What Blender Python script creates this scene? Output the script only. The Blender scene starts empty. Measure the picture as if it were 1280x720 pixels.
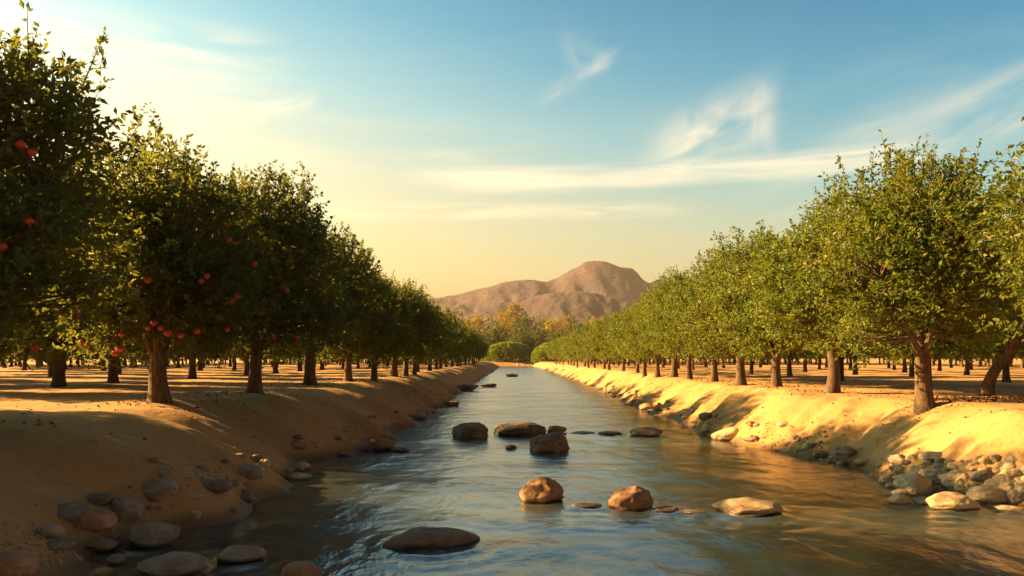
import bpy, math, random
import numpy as np
from mathutils import Vector

sc = bpy.context.scene
COL = sc.collection
rng = np.random.default_rng(7)
random.seed(7)

# ------------------------------------------------------------------ camera numbers
F = 995.0 / 1280.0          # focal length / frame width
CAMZ = 2.4
HOR = 448.0                 # picture row of the horizon
def ray(px, py):
    return np.array([(px - 640) / 995.0, 1.0, (HOR - py) / 995.0])
SUN_EL = math.radians(21.8)
SUN_AHEAD = math.radians(15)          # how far ahead of due left the sun stands
SUN_DIR = Vector((-math.cos(SUN_EL) * math.cos(SUN_AHEAD), math.cos(SUN_EL) * math.sin(SUN_AHEAD), math.sin(SUN_EL)))

# ------------------------------------------------------------------ noise
def _h(i, j, k, seed):
    n = (i * 374761393 + j * 668265263 + k * 2147483647 % 998244353 + seed * 1274126177) & 0xFFFFFFFF
    n = ((n ^ (n >> 13)) * 1274126177) & 0xFFFFFFFF
    n = ((n ^ (n >> 16)) * 2246822519) & 0xFFFFFFFF
    n = n ^ (n >> 15)
    return (n & 0xFFFFFF) / float(0xFFFFFF)
def vnoise(x, y, z=0.0, seed=0):
    x, y, z = np.broadcast_arrays(np.asarray(x, float), np.asarray(y, float), np.asarray(z, float))
    xi, yi, zi = np.floor(x).astype(np.int64), np.floor(y).astype(np.int64), np.floor(z).astype(np.int64)
    fx, fy, fz = x - xi, y - yi, z - zi
    fx, fy, fz = [f * f * f * (f * (f * 6 - 15) + 10) for f in (fx, fy, fz)]
    r = 0
    for a in (0, 1):
        for b in (0, 1):
            for c in (0, 1):
                w = (fx if a else 1 - fx) * (fy if b else 1 - fy) * (fz if c else 1 - fz)
                r = r + w * _h(xi + a, yi + b, (zi + c) * 7919, seed)
    return r * 2 - 1
def fbm(x, y, z=0.0, seed=0, oct=4, gain=.5):
    r, a, f = 0, 1.0, 1.0
    for o in range(oct):
        r = r + a * vnoise(np.asarray(x) * f, np.asarray(y) * f, np.asarray(z) * f, seed + o * 17)
        a *= gain; f *= 2.03
    return r

# ------------------------------------------------------------------ mesh helpers
def mesh_from(name, V, Fq, smooth=True):
    """V (n,3), Fq list of int arrays (m,k)"""
    me = bpy.data.meshes.new(name)
    V = np.asarray(V, np.float32)
    me.vertices.add(len(V)); me.vertices.foreach_set('co', V.ravel())
    if not isinstance(Fq, list): Fq = [Fq]
    Fq = [np.asarray(f, np.int32) for f in Fq if len(f)]
    loops = np.concatenate([f.ravel() for f in Fq])
    tot = np.concatenate([np.full(len(f), f.shape[1], np.int32) for f in Fq])
    start = np.concatenate([[0], np.cumsum(tot)[:-1]]).astype(np.int32)
    me.loops.add(len(loops)); me.loops.foreach_set('vertex_index', loops)
    me.polygons.add(len(tot)); me.polygons.foreach_set('loop_start', start); me.polygons.foreach_set('loop_total', tot)
    me.polygons.foreach_set('use_smooth', np.full(len(tot), smooth, bool))
    me.update(calc_edges=True)
    return me
def link(name, me, mat=None, parent=None):
    o = bpy.data.objects.new(name, me)
    COL.objects.link(o)
    if mat and me: me.materials.append(mat)
    if parent: o.parent = parent
    return o
def tag(o, label=None, cat=None, group=None, kind=None):
    if label: o['label'] = label
    if cat: o['category'] = cat
    if group: o['group'] = group
    if kind: o['kind'] = kind
    return o

# ------------------------------------------------------------------ node helpers
def new_mat(name):
    m = bpy.data.materials.new(name); m.use_nodes = True
    nt = m.node_tree; nt.nodes.clear()
    return m, nt
class NB:
    def __init__(s, nt): s.nt = nt
    def n(s, t, **kw):
        nd = s.nt.nodes.new(t)
        for k, v in kw.items():
            if k.startswith('i_'):
                key = k[2:]
                key = int(key) if key.isdigit() else key.replace('_', ' ')
                s.put(nd.inputs[key], v)
            else: setattr(nd, k, v)
        return nd
    def put(s, sock, v):
        if isinstance(v, bpy.types.NodeSocket): s.nt.links.new(v, sock)
        else: sock.default_value = v
    def m(s, op, a, b=None, c=None, clamp=False):
        nd = s.nt.nodes.new('ShaderNodeMath'); nd.operation = op; nd.use_clamp = clamp
        for i, v in enumerate((a, b, c)):
            if v is not None: s.put(nd.inputs[i], v)
        return nd.outputs[0]
    def mix(s, f, a, b, mode='MIX'):
        nd = s.nt.nodes.new('ShaderNodeMix'); nd.data_type = 'RGBA'; nd.blend_type = mode
        s.put(nd.inputs[0], f); s.put(nd.inputs[6], a); s.put(nd.inputs[7], b)
        return nd.outputs[2]
    def ss(s, v, lo, hi, a=0.0, b=1.0):
        nd = s.nt.nodes.new('ShaderNodeMapRange'); nd.interpolation_type = 'SMOOTHSTEP'
        s.put(nd.inputs[0], v)
        for i, q in zip((1, 2, 3, 4), (lo, hi, a, b)): s.put(nd.inputs[i], q)
        return nd.outputs[0]
    def noise(s, vec, scale, detail=4, rough=.5, dist=0.0):
        nd = s.n('ShaderNodeTexNoise'); s.put(nd.inputs['Vector'], vec)
        nd.inputs['Scale'].default_value = scale; nd.inputs['Detail'].default_value = detail
        nd.inputs['Roughness'].default_value = rough; nd.inputs['Distortion'].default_value = dist
        return nd.outputs[0]
    def mapping(s, vec, scale=(1, 1, 1), rot=(0, 0, 0), loc=(0, 0, 0)):
        nd = s.n('ShaderNodeMapping'); s.put(nd.inputs[0], vec)
        nd.inputs['Scale'].default_value = scale; nd.inputs['Rotation'].default_value = rot; nd.inputs['Location'].default_value = loc
        return nd.outputs[0]
    def ramp(s, v, stops):
        nd = s.n('ShaderNodeValToRGB'); s.put(nd.inputs[0], v)
        el = nd.color_ramp.elements
        while len(el) > 1: el.remove(el[-1])
        el[0].position = stops[0][0]; el[0].color = (*stops[0][1], 1)
        for p, c in stops[1:]:
            e = el.new(p); e.color = (*c, 1)
        return nd.outputs[0]
def rgba(c): return (c[0], c[1], c[2], 1)

# ------------------------------------------------------------------ materials
def sand_material():
    m, nt = new_mat('sand'); b = NB(nt)
    geo = b.n('ShaderNodeNewGeometry'); P = geo.outputs['Position']
    sep = b.n('ShaderNodeSeparateXYZ'); b.put(sep.inputs[0], P); z = sep.outputs[2]
    n1 = b.noise(P, .35, 5); n2 = b.noise(P, 3.0, 6, .6); n3 = b.noise(P, 38, 3, .7)
    c = b.mix(b.ss(n1, .35, .68), rgba((.50, .29, .115)), rgba((.40, .225, .088)))
    c = b.mix(b.ss(n2, .45, .75, 0, .45), c, rgba((.26, .15, .07)))
    c = b.mix(b.ss(n3, .3, .8, 0, .35), c, rgba((.52, .36, .19)))
    vor = b.n('ShaderNodeTexVoronoi'); b.put(vor.inputs['Vector'], P); vor.inputs['Scale'].default_value = 9
    peb = b.m('MULTIPLY', b.ss(vor.outputs['Distance'], .12, .2, 1, 0), b.ss(n2, .5, .62))
    c = b.mix(b.m('MULTIPLY', peb, .7), c, rgba((.17, .11, .065)))
    # damp sand along the waterline, dark silt and gravel on the river bed
    zz = b.m('ADD', z, b.m('MULTIPLY', b.m('SUBTRACT', n2, .5), .22))
    c = b.mix(b.ss(zz, .03, .24, .72, 0), c, rgba((.13, .068, .028)))
    bedc = b.mix(b.ss(n2, .35, .65), rgba((.32, .14, .028)), rgba((.46, .22, .045)))
    c = b.mix(b.ss(z, -.22, -.03, 1, 0), c, bedc)
    c = b.mix(b.ss(z, -.75, -.3, 1, 0), c, rgba((.035, .045, .04)))
    bs = b.n('ShaderNodeBsdfPrincipled'); b.put(bs.inputs['Base Color'], c)
    b.put(bs.inputs['Roughness'], b.ss(zz, .0, .2, .55, .95))
    bs.inputs['Specular IOR Level'].default_value = .25
    h = b.m('ADD', b.m('MULTIPLY', n3, .25), b.m('ADD', b.m('MULTIPLY', n2, .9), b.m('MULTIPLY', peb, .18)))
    h = b.m('ADD', h, b.m('MULTIPLY', b.noise(P, 11, 4, .6), .35))
    bp = b.n('ShaderNodeBump'); bp.inputs['Distance'].default_value = .055; bp.inputs['Strength'].default_value = .8
    b.put(bp.inputs['Height'], h); b.put(bs.inputs['Normal'], bp.outputs[0])
    out = b.n('ShaderNodeOutputMaterial'); b.put(out.inputs[0], bs.outputs[0])
    return m
def leaf_material(name, dark, light, yellow, trans=.35, tcol=(.35, .42, .05)):
    m, nt = new_mat(name); b = NB(nt)
    geo = b.n('ShaderNodeNewGeometry'); rnd = geo.outputs['Random Per Island']
    oi = b.n('ShaderNodeObjectInfo')
    c = b.mix(rnd, rgba(dark), rgba(light))
    c = b.mix(b.ss(rnd, .82, 1.0, 0, .8), c, rgba(yellow))
    n = b.noise(geo.outputs['Position'], .9, 2)
    c = b.mix(b.ss(n, .4, .7, 0, .55), c, rgba(yellow))
    hs = b.n('ShaderNodeHueSaturation'); b.put(hs.inputs['Color'], c)
    b.put(hs.inputs['Value'], b.m('MULTIPLY_ADD', oi.outputs['Random'], .35, .82))
    c = hs.outputs[0]
    d = b.n('ShaderNodeBsdfPrincipled'); b.put(d.inputs['Base Color'], c)
    d.inputs['Roughness'].default_value = .5; d.inputs['Specular IOR Level'].default_value = .3
    t = b.n('ShaderNodeBsdfTranslucent'); b.put(t.inputs[0], b.mix(.6, c, rgba(tcol)))
    mx = b.n('ShaderNodeMixShader'); mx.inputs[0].default_value = trans
    b.put(mx.inputs[1], d.outputs[0]); b.put(mx.inputs[2], t.outputs[0])
    out = b.n('ShaderNodeOutputMaterial'); b.put(out.inputs[0], mx.outputs[0])
    return m
def bark_material():
    m, nt = new_mat('bark'); b = NB(nt)
    tc = b.n('ShaderNodeTexCoord'); P = tc.outputs['Object']
    v = b.mapping(P, (9, 9, 1.6)); n = b.noise(v, 2.2, 6, .65, .6); n2 = b.noise(P, 2.2, 4)
    c = b.mix(b.ss(n, .35, .7), rgba((.06, .035, .02)), rgba((.17, .105, .06)))
    c = b.mix(b.ss(n2, .5, .7, 0, .5), c, rgba((.18, .14, .10)))
    bs = b.n('ShaderNodeBsdfPrincipled'); b.put(bs.inputs['Base Color'], c); bs.inputs['Roughness'].default_value = .9
    bp = b.n('ShaderNodeBump'); bp.inputs['Distance'].default_value = .035; bp.inputs['Strength'].default_value = .9
    b.put(bp.inputs['Height'], n); b.put(bs.inputs['Normal'], bp.outputs[0])
    out = b.n('ShaderNodeOutputMaterial'); b.put(out.inputs[0], bs.outputs[0])
    return m
def rock_material(name, a, c2, wet=True):
    m, nt = new_mat(name); b = NB(nt)
    tc = b.n('ShaderNodeTexCoord'); geo = b.n('ShaderNodeNewGeometry'); oi = b.n('ShaderNodeObjectInfo')
    P = geo.outputs['Position']
    n = b.noise(P, 3.5, 6, .6); n2 = b.noise(P, 26, 4, .7); n3 = b.noise(b.mapping(P, (2, 2, 9), (.3, .2, 0)), 2, 4)
    c = b.mix(b.ss(n, .35, .66), rgba(a), rgba(c2))
    c = b.mix(b.ss(n2, .45, .75, 0, .5), c, rgba([x * .55 for x in a]))
    c = b.mix(b.ss(n3, .55, .7, 0, .35), c, rgba([min(1, x * 1.5) for x in c2]))
    hs = b.n('ShaderNodeHueSaturation'); b.put(hs.inputs['Color'], c)
    b.put(hs.inputs['Value'], b.m('MULTIPLY_ADD', oi.outputs['Random'], .5, .75)); c = hs.outputs[0]
    sep = b.n('ShaderNodeSeparateXYZ'); b.put(sep.inputs[0], P)
    w = b.ss(b.m('ADD', sep.outputs[2], b.m('MULTIPLY', n, .06)), .05, .12, 1, 0)
    c = b.mix(b.m('MULTIPLY', w, .6), c, rgba((.035, .022, .014)))
    bs = b.n('ShaderNodeBsdfPrincipled'); b.put(bs.inputs['Base Color'], c)
    b.put(bs.inputs['Roughness'], b.m('MULTIPLY_ADD', w, -.5, .8))
    bp = b.n('ShaderNodeBump'); bp.inputs['Distance'].default_value = .03; bp.inputs['Strength'].default_value = .7
    b.put(bp.inputs['Height'], b.m('ADD', b.m('MULTIPLY', n2, .35), n)); b.put(bs.inputs['Normal'], bp.outputs[0])
    out = b.n('ShaderNodeOutputMaterial'); b.put(out.inputs[0], bs.outputs[0])
    return m
def water_material():
    m, nt = new_mat('river_water'); b = NB(nt)
    geo = b.n('ShaderNodeNewGeometry'); P = geo.outputs['Position']
    w = b.mapping(P, (1.0, .55, 1), (0, 0, .18))
    n1 = b.noise(w, 1.1, 4, .5, 1.2)
    n2 = b.noise(b.mapping(P, (1.5, 1.0, 1), (0, 0, -.3)), 4.2, 3, .5, .8)
    n3 = b.noise(P, 17, 2, .5)
    calm = b.ss(b.noise(P, .22, 3, .5, .6), .38, .62, .35, 1.15)
    h = b.m('ADD', b.m('MULTIPLY', n1, 1.0), b.m('MULTIPLY', n2, .24))
    h = b.m('MULTIPLY', b.m('ADD', h, b.m('MULTIPLY', n3, .03)), calm)
    bp = b.n('ShaderNodeBump'); bp.inputs['Distance'].default_value = .06; bp.inputs['Strength'].default_value = 1
    b.put(bp.inputs['Height'], h)
    gl = b.n('ShaderNodeBsdfGlossy'); gl.inputs['Roughness'].default_value = .2; b.put(gl.inputs['Normal'], bp.outputs[0])
    gl.inputs['Color'].default_value = (.96, .97, .97, 1)
    tr = b.n('ShaderNodeBsdfTransparent'); tr.inputs[0].default_value = (.86, .76, .60, 1)
    df = b.n('ShaderNodeBsdfDiffuse'); df.inputs[0].default_value = (.12, .175, .185, 1)   # silt carried in the water
    mb = b.n('ShaderNodeMixShader'); mb.inputs[0].default_value = .27
    b.put(mb.inputs[1], tr.outputs[0]); b.put(mb.inputs[2], df.outputs[0])
    fr = b.n('ShaderNodeFresnel'); fr.inputs[0].default_value = 1.85
    mx = b.n('ShaderNodeMixShader'); b.put(mx.inputs[0], fr.outputs[0])
    b.put(mx.inputs[1], mb.outputs[0]); b.put(mx.inputs[2], gl.outputs[0])
    out = b.n('ShaderNodeOutputMaterial'); b.put(out.inputs[0], mx.outputs[0])
    return m
def mountain_material():
    m, nt = new_mat('mountain_rock'); b = NB(nt)
    geo = b.n('ShaderNodeNewGeometry'); P = geo.outputs['Position']
    n = b.noise(P, .012, 7, .6); n2 = b.noise(b.mapping(P, (1, 1, 2.5)), .05, 5, .65)
    c = b.mix(b.ss(n, .38, .62), rgba((.080, .062, .082)), rgba((.118, .085, .104)))
    c = b.mix(b.ss(n2, .5, .68, 0, .75), c, rgba((.09, .075, .045)))
    bs = b.n('ShaderNodeBsdfPrincipled'); b.put(bs.inputs['Base Color'], c); bs.inputs['Roughness'].default_value = 1
    bs.inputs['Specular IOR Level'].default_value = .05
    bp = b.n('ShaderNodeBump'); bp.inputs['Distance'].default_value = 8; bp.inputs['Strength'].default_value = .8
    b.put(bp.inputs['Height'], b.m('ADD', n2, n)); b.put(bs.inputs['Normal'], bp.outputs[0])
    out = b.n('ShaderNodeOutputMaterial'); b.put(out.inputs[0], bs.outputs[0])
    return m
def plain(name, c, r=.6, rough=None):
    m, nt = new_mat(name); b = NB(nt)
    geo = b.n('ShaderNodeNewGeometry')
    n = b.noise(geo.outputs['Position'], 30, 3)
    bs = b.n('ShaderNodeBsdfPrincipled')
    b.put(bs.inputs['Base Color'], b.mix(n, rgba(c), rgba([x * .6 for x in c]))); bs.inputs['Roughness'].default_value = r
    out = b.n('ShaderNodeOutputMaterial'); b.put(out.inputs[0], bs.outputs[0])
    return m

SAND = sand_material(); BARK = bark_material(); WATER = water_material(); MOUNT = mountain_material()
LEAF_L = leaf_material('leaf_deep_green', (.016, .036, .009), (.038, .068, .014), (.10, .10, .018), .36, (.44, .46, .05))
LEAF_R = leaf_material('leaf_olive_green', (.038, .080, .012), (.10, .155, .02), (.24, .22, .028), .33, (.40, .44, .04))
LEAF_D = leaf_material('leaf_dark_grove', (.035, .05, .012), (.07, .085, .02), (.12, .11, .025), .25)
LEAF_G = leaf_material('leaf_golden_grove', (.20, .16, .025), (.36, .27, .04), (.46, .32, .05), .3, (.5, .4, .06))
LEAF_B = leaf_material('leaf_rounded_bush', (.17, .26, .02), (.28, .36, .035), (.36, .38, .04), .3)
ROCK_A = rock_material('rock_grey_brown', (.22, .17, .13), (.34, .27, .21))
ROCK_B = rock_material('rock_rusty', (.26, .13, .07), (.36, .20, .11))
ROCK_C = rock_material('rock_pale', (.42, .29, .17), (.56, .41, .25))
ROCK_D = rock_material('rock_dark', (.16, .11, .08), (.25, .175, .125))
FRUIT = plain('fruit_skin', (.60, .07, .028), .5)
LITTER = plain('leaf_litter', (.15, .07, .025), .9)

# ------------------------------------------------------------------ terrain
_yl = np.array([-40, 5, 9, 12, 14, 17, 21, 25, 30, 34, 45, 64, 82, 150, 240, 300.])
_xl = np.array([-5.6, -5.2, -5.1, -4.9, -4.7, -4.25, -4.1, -3.75, -3.5, -3.2, -3.5, -3.7, -3.5, -3.4, -3.6, -3.6])
_yr = np.array([-40, 4, 9, 11.5, 12.8, 14, 16, 17, 19.6, 22, 24.6, 29, 34, 38.5, 48, 57, 90, 140, 240, 300.])
_xr = np.array([14, 13, 10.6, 9.3, 7.9, 6.9, 7.1, 7.5, 7.2, 6.5, 6.1, 6.6, 6.2, 6.2, 6.5, 6.8, 6.9, 7.0, 6.2, 6.2])
def smooth_interp(y, ys, xs):
    return (np.interp(y - .7, ys, xs) + np.interp(y, ys, xs) + np.interp(y + .7, ys, xs)) / 3
def river_s(x, y):
    """signed distance-ish, positive inside the river"""
    wob = .32 * fbm(y * .5, 3.1, seed=5, oct=3) * np.clip(60 / np.maximum(y, 20), .6, 2)
    xl = smooth_interp(y, _yl, _xl) + wob
    xr = smooth_interp(y, _yr, _xr) +   .34 * fbm(y * .5, 9.7, seed=8, oct=3)
    sl, sr = x - xl, xr - x
    s1 = np.minimum(np.minimum(sl, sr), 240 - y)
    s2 = np.minimum(np.minimum(y - 229, 240 - y), xr - x)
    s = np.maximum(s1, s2)
    return s, sl, sr
G = 1.4
def height(x, y):
    x = np.asarray(x, float); y = np.asarray(y, float)
    s, sl, sr = river_s(x, y)
    d = np.maximum(-s, 0)
    right = (sr < sl)
    W = np.where(right, 2.1, 3.3) + .35 * vnoise(y * .13, right * 5.0, seed=3)
    t = np.clip(d / W, 0, 1)
    # rounded sandy shoulder
    prof = np.where(right, 1 - (1 - t) ** 1.7, (1 - (1 - t) ** 1.9))
    prof = prof * .88 + .12 * t * t * (3 - 2 * t)
    hb = G * prof
    # gullies down the banks, stronger on the right
    mid = np.sin(np.pi * np.clip(d / (W * np.where(right, 1.2, 1.15)), 0, 1)) ** 1.0
    u = y + x * np.where(right, -.35, .35)
    rid = np.abs(vnoise(u * .55, x * .12, seed=21)) * .6 + np.abs(vnoise(u * 1.5, x * .3, seed=22)) * .32
    hb = hb - mid * rid * np.where(right, .80, .20) + mid * .06
    toe = np.exp(-((d - .5) / .5) ** 2)
    hb = hb + toe * np.where(right, .16, .05) * (np.abs(fbm(x * 1.6, y * 1.1, seed=61, oct=4)) - .22)
    hb = hb + .05 * fbm(x * .35, y * .35, seed=31, oct=4) * np.clip(d, 0, 1) + .012 * fbm(x * 2.2, y * 2.2, seed=33, oct=3) * np.clip(d * 2, 0, 1)
    far = np.clip((np.hypot(x, y) - 300) / 700, 0, 1)
    hb = hb + far * 3 * (fbm(x * .004, y * .004, seed=41, oct=3))
    si = np.maximum(s, 0)
    bed = -.85 * (1 - np.exp(-(si / np.where(right, 4.2, 2.3)) ** 1.3)) + .07 * fbm(x * .9, y * .5, seed=51, oct=4) * np.clip(si * 1.5, 0, 1)
    return np.where(s > 0, np.minimum(bed, -.004), np.maximum(hb, .0))
def build_terrain():
    xs = [0.0]; st = .14
    a = np.arange(-9.5, 11.5, .14)
    pos = [a[-1]]; step = .14
    while pos[-1] < 3600: step *= 1.055; pos.append(pos[-1] + step)
    neg = [a[0]]; step = .14
    while neg[-1] > -3600: step *= 1.055; neg.append(neg[-1] - step)
    X = np.concatenate([np.array(neg[1:])[::-1], a, pos[1:]])
    yy = [-25.0]
    while yy[-1] < 3800:
        v = yy[-1]
        yy.append(v + (1.0 if v < 0 else max(.13, abs(v) * .0085) if v < 260 else (v - 250) * .03 + 2.2))
    back = [-30, -40, -60, -100, -200, -500, -1200]
    Y = np.array(back[::-1] + yy)
    GX, GY = np.meshgrid(X, Y)
    Z = height(GX, GY)
    V = np.stack([GX, GY, Z], -1).reshape(-1, 3)
    nx, ny = len(X), len(Y)
    i = np.arange(nx * ny).reshape(ny, nx)
    q = np.stack([i[:-1, :-1], i[:-1, 1:], i[1:, 1:], i[1:, :-1]], -1).reshape(-1, 4)
    tag(link('ground', mesh_from('ground', V, q), SAND), kind='structure')
build_terrain()
def ground_hit(px, py, lift=0.0):
    r = ray(px, py)
    t = np.geomspace(3, 400, 6000)
    P = np.stack([r[0] * t, t, CAMZ + r[2] * t], -1)
    Hh = np.maximum(height(P[:, 0], P[:, 1]), 0) + lift
    k = np.argmax(P[:, 2] <= Hh)
    return P[k]

# ------------------------------------------------------------------ mountains
def build_mountain(name, D, W, sil, seed, x0, x1, amp):
    sil = np.array(sil, float)
    sx = (sil[:, 0] - 640) / 995 * D; sz = (HOR - sil[:, 1]) / 995 * D * 1.035 + CAMZ
    X = np.linspace(x0, x1, 420); T = np.linspace(-1.6, 1.6, 130)
    GX, GT = np.meshgrid(X, T)
    base = np.interp(GX, sx, sz)
    k = 1 / (1 + (np.abs(GT) * 1.5) ** 1.7) - .1
    n = fbm(GX / 110 + GT * .8, GT * 2.0, seed=seed, oct=6, gain=.55)
    r = 1 - np.abs(fbm(GX / 75 + GT * .6, GT * 1.1, seed=seed + 5, oct=4)) * 1.3
    side = np.clip(np.abs(GT) * 2.5, .06, 1)
    Z = base * k + amp * (.30 * n + .55 * (r - .6)) * side * np.clip(base / 60, .3, 1.2)
    Z += amp * .05 * fbm(GX / 14, GT * 9, seed=seed + 9, oct=3)
    Z = np.where(np.abs(GT) > 1.45, -8, Z)
    V = np.stack([GX, D + GT * W + 30 * vnoise(GX / 160, 0.5, seed=seed + 3), Z], -1).reshape(-1, 3)
    ny, nx = GX.shape; i = np.arange(nx * ny).reshape(ny, nx)
    q = np.stack([i[:-1, :-1], i[:-1, 1:], i[1:, 1:], i[1:, :-1]], -1).reshape(-1, 4)
    tag(link(name, mesh_from(name, V, q), MOUNT), kind='structure')
build_mountain('mountain', 1900, 330,
    [(-400, 420), (200, 410), (420, 395), (490, 380), (542, 366), (574, 361), (605, 353), (624, 347), (655, 342), (683, 345), (696, 341), (708, 333), (717, 328), (730, 320), (742, 317),
     (750, 317.5), (758, 319), (774, 325), (781, 325.5), (788, 327), (794, 332), (799, 338), (805, 344), (811, 347), (822, 342), (833, 340), (846, 346), (870, 358), (920, 375), (1000, 395), (1200, 420), (1700, 440)], 3, -1300, 1500, 27)
build_mountain('hills', 1350, 190,
    [(300, 440), (480, 412), (560, 396), (600, 384), (624, 372), (650, 370), (680, 361), (700, 358), (730, 358), (760, 364), (800, 372), (860, 388), (1000, 420), (1300, 440)], 13, -550, 900, 20)

# ------------------------------------------------------------------ trees
class Acc:
    def __init__(s): s.V = []; s.F = []; s.n = 0
    def add(s, V, Fq): s.V.append(V); s.F.append(np.asarray(Fq) + s.n); s.n += len(V)
    def tube(s, pts, rad, sides=8):
        pts = np.asarray(pts, float); k = len(pts)
        d = np.gradient(pts, axis=0); d /= np.linalg.norm(d, axis=1)[:, None] + 1e-9
        ref = np.array([1., .13, .07]) if abs(d[0][0]) < .8 else np.array([0, 1., .1])
        u = np.cross(d, ref); u /= np.linalg.norm(u, axis=1)[:, None] + 1e-9
        v = np.cross(d, u)
        a = np.linspace(0, 2 * np.pi, sides, endpoint=False)
        ring = pts[:, None] + np.asarray(rad)[:, None, None] * (np.cos(a)[None, :, None] * u[:, None] + np.sin(a)[None, :, None] * v[:, None])
        V = ring.reshape(-1, 3); i = np.arange(k * sides).reshape(k, sides); j = np.roll(i, -1, 1)
        q = np.stack([i[:-1], j[:-1], j[1:], i[1:]], -1).reshape(-1, 4)
        s.add(V, q)
    def mesh(s, name, smooth=True): return mesh_from(name, np.concatenate(s.V), np.concatenate(s.F), smooth)
def bez(a, b, c, n):
    t = np.linspace(0, 1, n)[:, None]
    return (1 - t) ** 2 * a + 2 * t * (1 - t) * b + t * t * c
def unit(v): return v / (np.linalg.norm(v, axis=-1, keepdims=True) + 1e-9)
def leaves(R, O, Dr, L, size, droop=.0):
    """diamond leaves with a fold: origins O, directions Dr, lengths L"""
    n = len(O)
    side = unit(np.cross(Dr, unit(R.normal(size=(n, 3)) + [0, 0, .9])))
    up = np.cross(side, Dr)
    l = L[:, None]; w = l * R.uniform(.2, .3, (n, 1))
    tip = O + Dr * l - up * l * .12
    mid = O + Dr * l * .48 + up * l * .06
    V = np.stack([O, mid + side * w, tip, mid - side * w], 1).reshape(-1, 3)
    q = np.arange(4 * n).reshape(n, 4)
    return V, q
def make_tree_meshes(name, seed, H=6.0, base=1.15, rx=2.35, clumps=340, sprigs=8, nleaf=13, leaf=.12, shoots=60, forks=1.15, trunk_r=.17, sides=12, squash=0.0, lean=(0, 0), twig=True, flat_bottom=.72, sprlen=.5):
    R = np.random.default_rng(seed)
    cz = base + (H - base) * .46; rz_up = (H - cz); rz_dn = (cz - base)
    # clump centres inside a lumpy envelope
    C = []
    while len(C) < clumps:
        d = unit(R.normal(size=3)); 
        if d[2] < -.92: continue
        lump = 1 + .20 * float(fbm(d[0] * 1.7 + seed, d[1] * 1.7, d[2] * 1.7, seed=seed, oct=3)) 
        rr = R.uniform() ** .42 * lump * .93
        p = d * rr
        z = p[2] * (rz_up * (1.0 + .12 * R.normal() * (R.uniform() < .2)) if p[2] > 0 else rz_dn)
        wid = rx * (1 - .10 * max(p[2], 0)) 
        C.append((p[0] * wid + lean[0], p[1] * wid + lean[1], cz + z))
    C = np.array(C)
    # trunk and limbs
    A = Acc()
    fk = np.array([lean[0] * .25, lean[1] * .25, forks])
    p0 = np.array([0, 0, -.22])
    pts = bez(p0, np.array([R.normal() * .06, R.normal() * .06, forks * .5]), fk, 9)
    tt = np.linspace(0, 1, 9)
    rad = trunk_r * (1 + .9 * np.exp(-tt * 6.5) - .18 * tt)
    A.tube(pts, rad, sides)
    nl = 6
    nodes = []
    for k in range(nl):
        an = 2 * np.pi * (k + R.uniform(-.25, .25)) / nl
        out = rx * R.uniform(.42, .66); zz = cz + R.uniform(-.1, .5) * rz_up * (1.25 if k % 2 else .7)
        e = np.array([np.cos(an) * out + lean[0], np.sin(an) * out + lean[1], zz])
        mid = fk + np.array([np.cos(an), np.sin(an), 0]) * out * R.uniform(.28, .45) + [0, 0, (zz - forks) * .32]
        st = fk + [0, 0, -.10 - .05 * k % .2]
        q = bez(st, mid, e, 10); q += R.normal(size=q.shape) * .03 * np.linspace(0, 1, 10)[:, None]
        A.tube(q, np.linspace(trunk_r * .46, trunk_r * .14, 10), max(5, sides - 4))
        nodes.append(q[3:])
    e = np.array([lean[0], lean[1], cz + rz_up * .55]); q = bez(fk + [0, 0, -.1], (fk + e) / 2 + R.normal(size=3) * .15, e, 10)
    A.tube(q, np.linspace(trunk_r * .6, trunk_r * .13, 10), max(5, sides - 4)); nodes.append(q[3:])
    N = np.concatenate(nodes)
    step = 1 if twig else 5
    for c in C[::step]:
        dd = np.linalg.norm(N - c, axis=1) + np.maximum(0, N[:, 2] - c[2] + .1) * 1.5
        n = N[np.argmin(dd)]
        m = (n + c) / 2 + R.normal(size=3) * .1 + [0, 0, -.08]
        A.tube(bez(n, m, c, 4), np.linspace(.032, .010, 4) * (trunk_r / .17), 4)
    # sprigs
    n = clumps * sprigs
    O = np.repeat(C, sprigs, 0) + R.normal(size=(n, 3)) * .20
    cc = np.array([lean[0], lean[1], cz])
    outw = unit(np.repeat(C, sprigs, 0) - cc)
    D = unit(outw * .75 + R.normal(size=(n, 3)) * .62 + [0, 0, .42])
    Ls = R.uniform(.55, 1.15, n) * sprlen
    # upright shoots breaking the outline at the top
    if shoots:
        top = C[np.argsort(-(C[:, 2] + np.linalg.norm(C[:, :2] - cc[:2], axis=1) * .35 + R.normal(size=len(C)) * .3))[:shoots]]
        O = np.concatenate([O, top + R.normal(size=(shoots, 3)) * .1])
        D = np.concatenate([D, unit(unit(top - cc) * .5 + R.normal(size=(shoots, 3)) * .22 + [0, 0, 1.0])])
        Ls = np.concatenate([Ls, R.uniform(.5, 1.05, shoots) * (sprlen / .5)])
        if twig:
            for o_, d_, l_ in zip(O[-shoots:], D[-shoots:], Ls[-shoots:]): A.tube(np.array([o_, o_ + d_ * l_ * .5, o_ + d_ * l_]), [.012, .008, .003], 3)
    cnt = np.maximum(3, (nleaf * Ls / sprlen).astype(int))
    idx = np.repeat(np.arange(len(O)), cnt); m = len(idx)
    t = R.uniform(.05, 1, m)
    o = O[idx] + D[idx] * (Ls[idx] * t)[:, None] + R.normal(size=(m, 3)) * .018
    dr = unit(D[idx] * .7 + R.normal(size=(m, 3)) * .75)
    L = leaf * R.uniform(.65, 1.25, m)
    zlim = base - .12 + .16 * vnoise(o[:, 0] * 1.3, o[:, 1] * 1.3, seed=seed)
    keep = o[:, 2] > zlim
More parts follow.
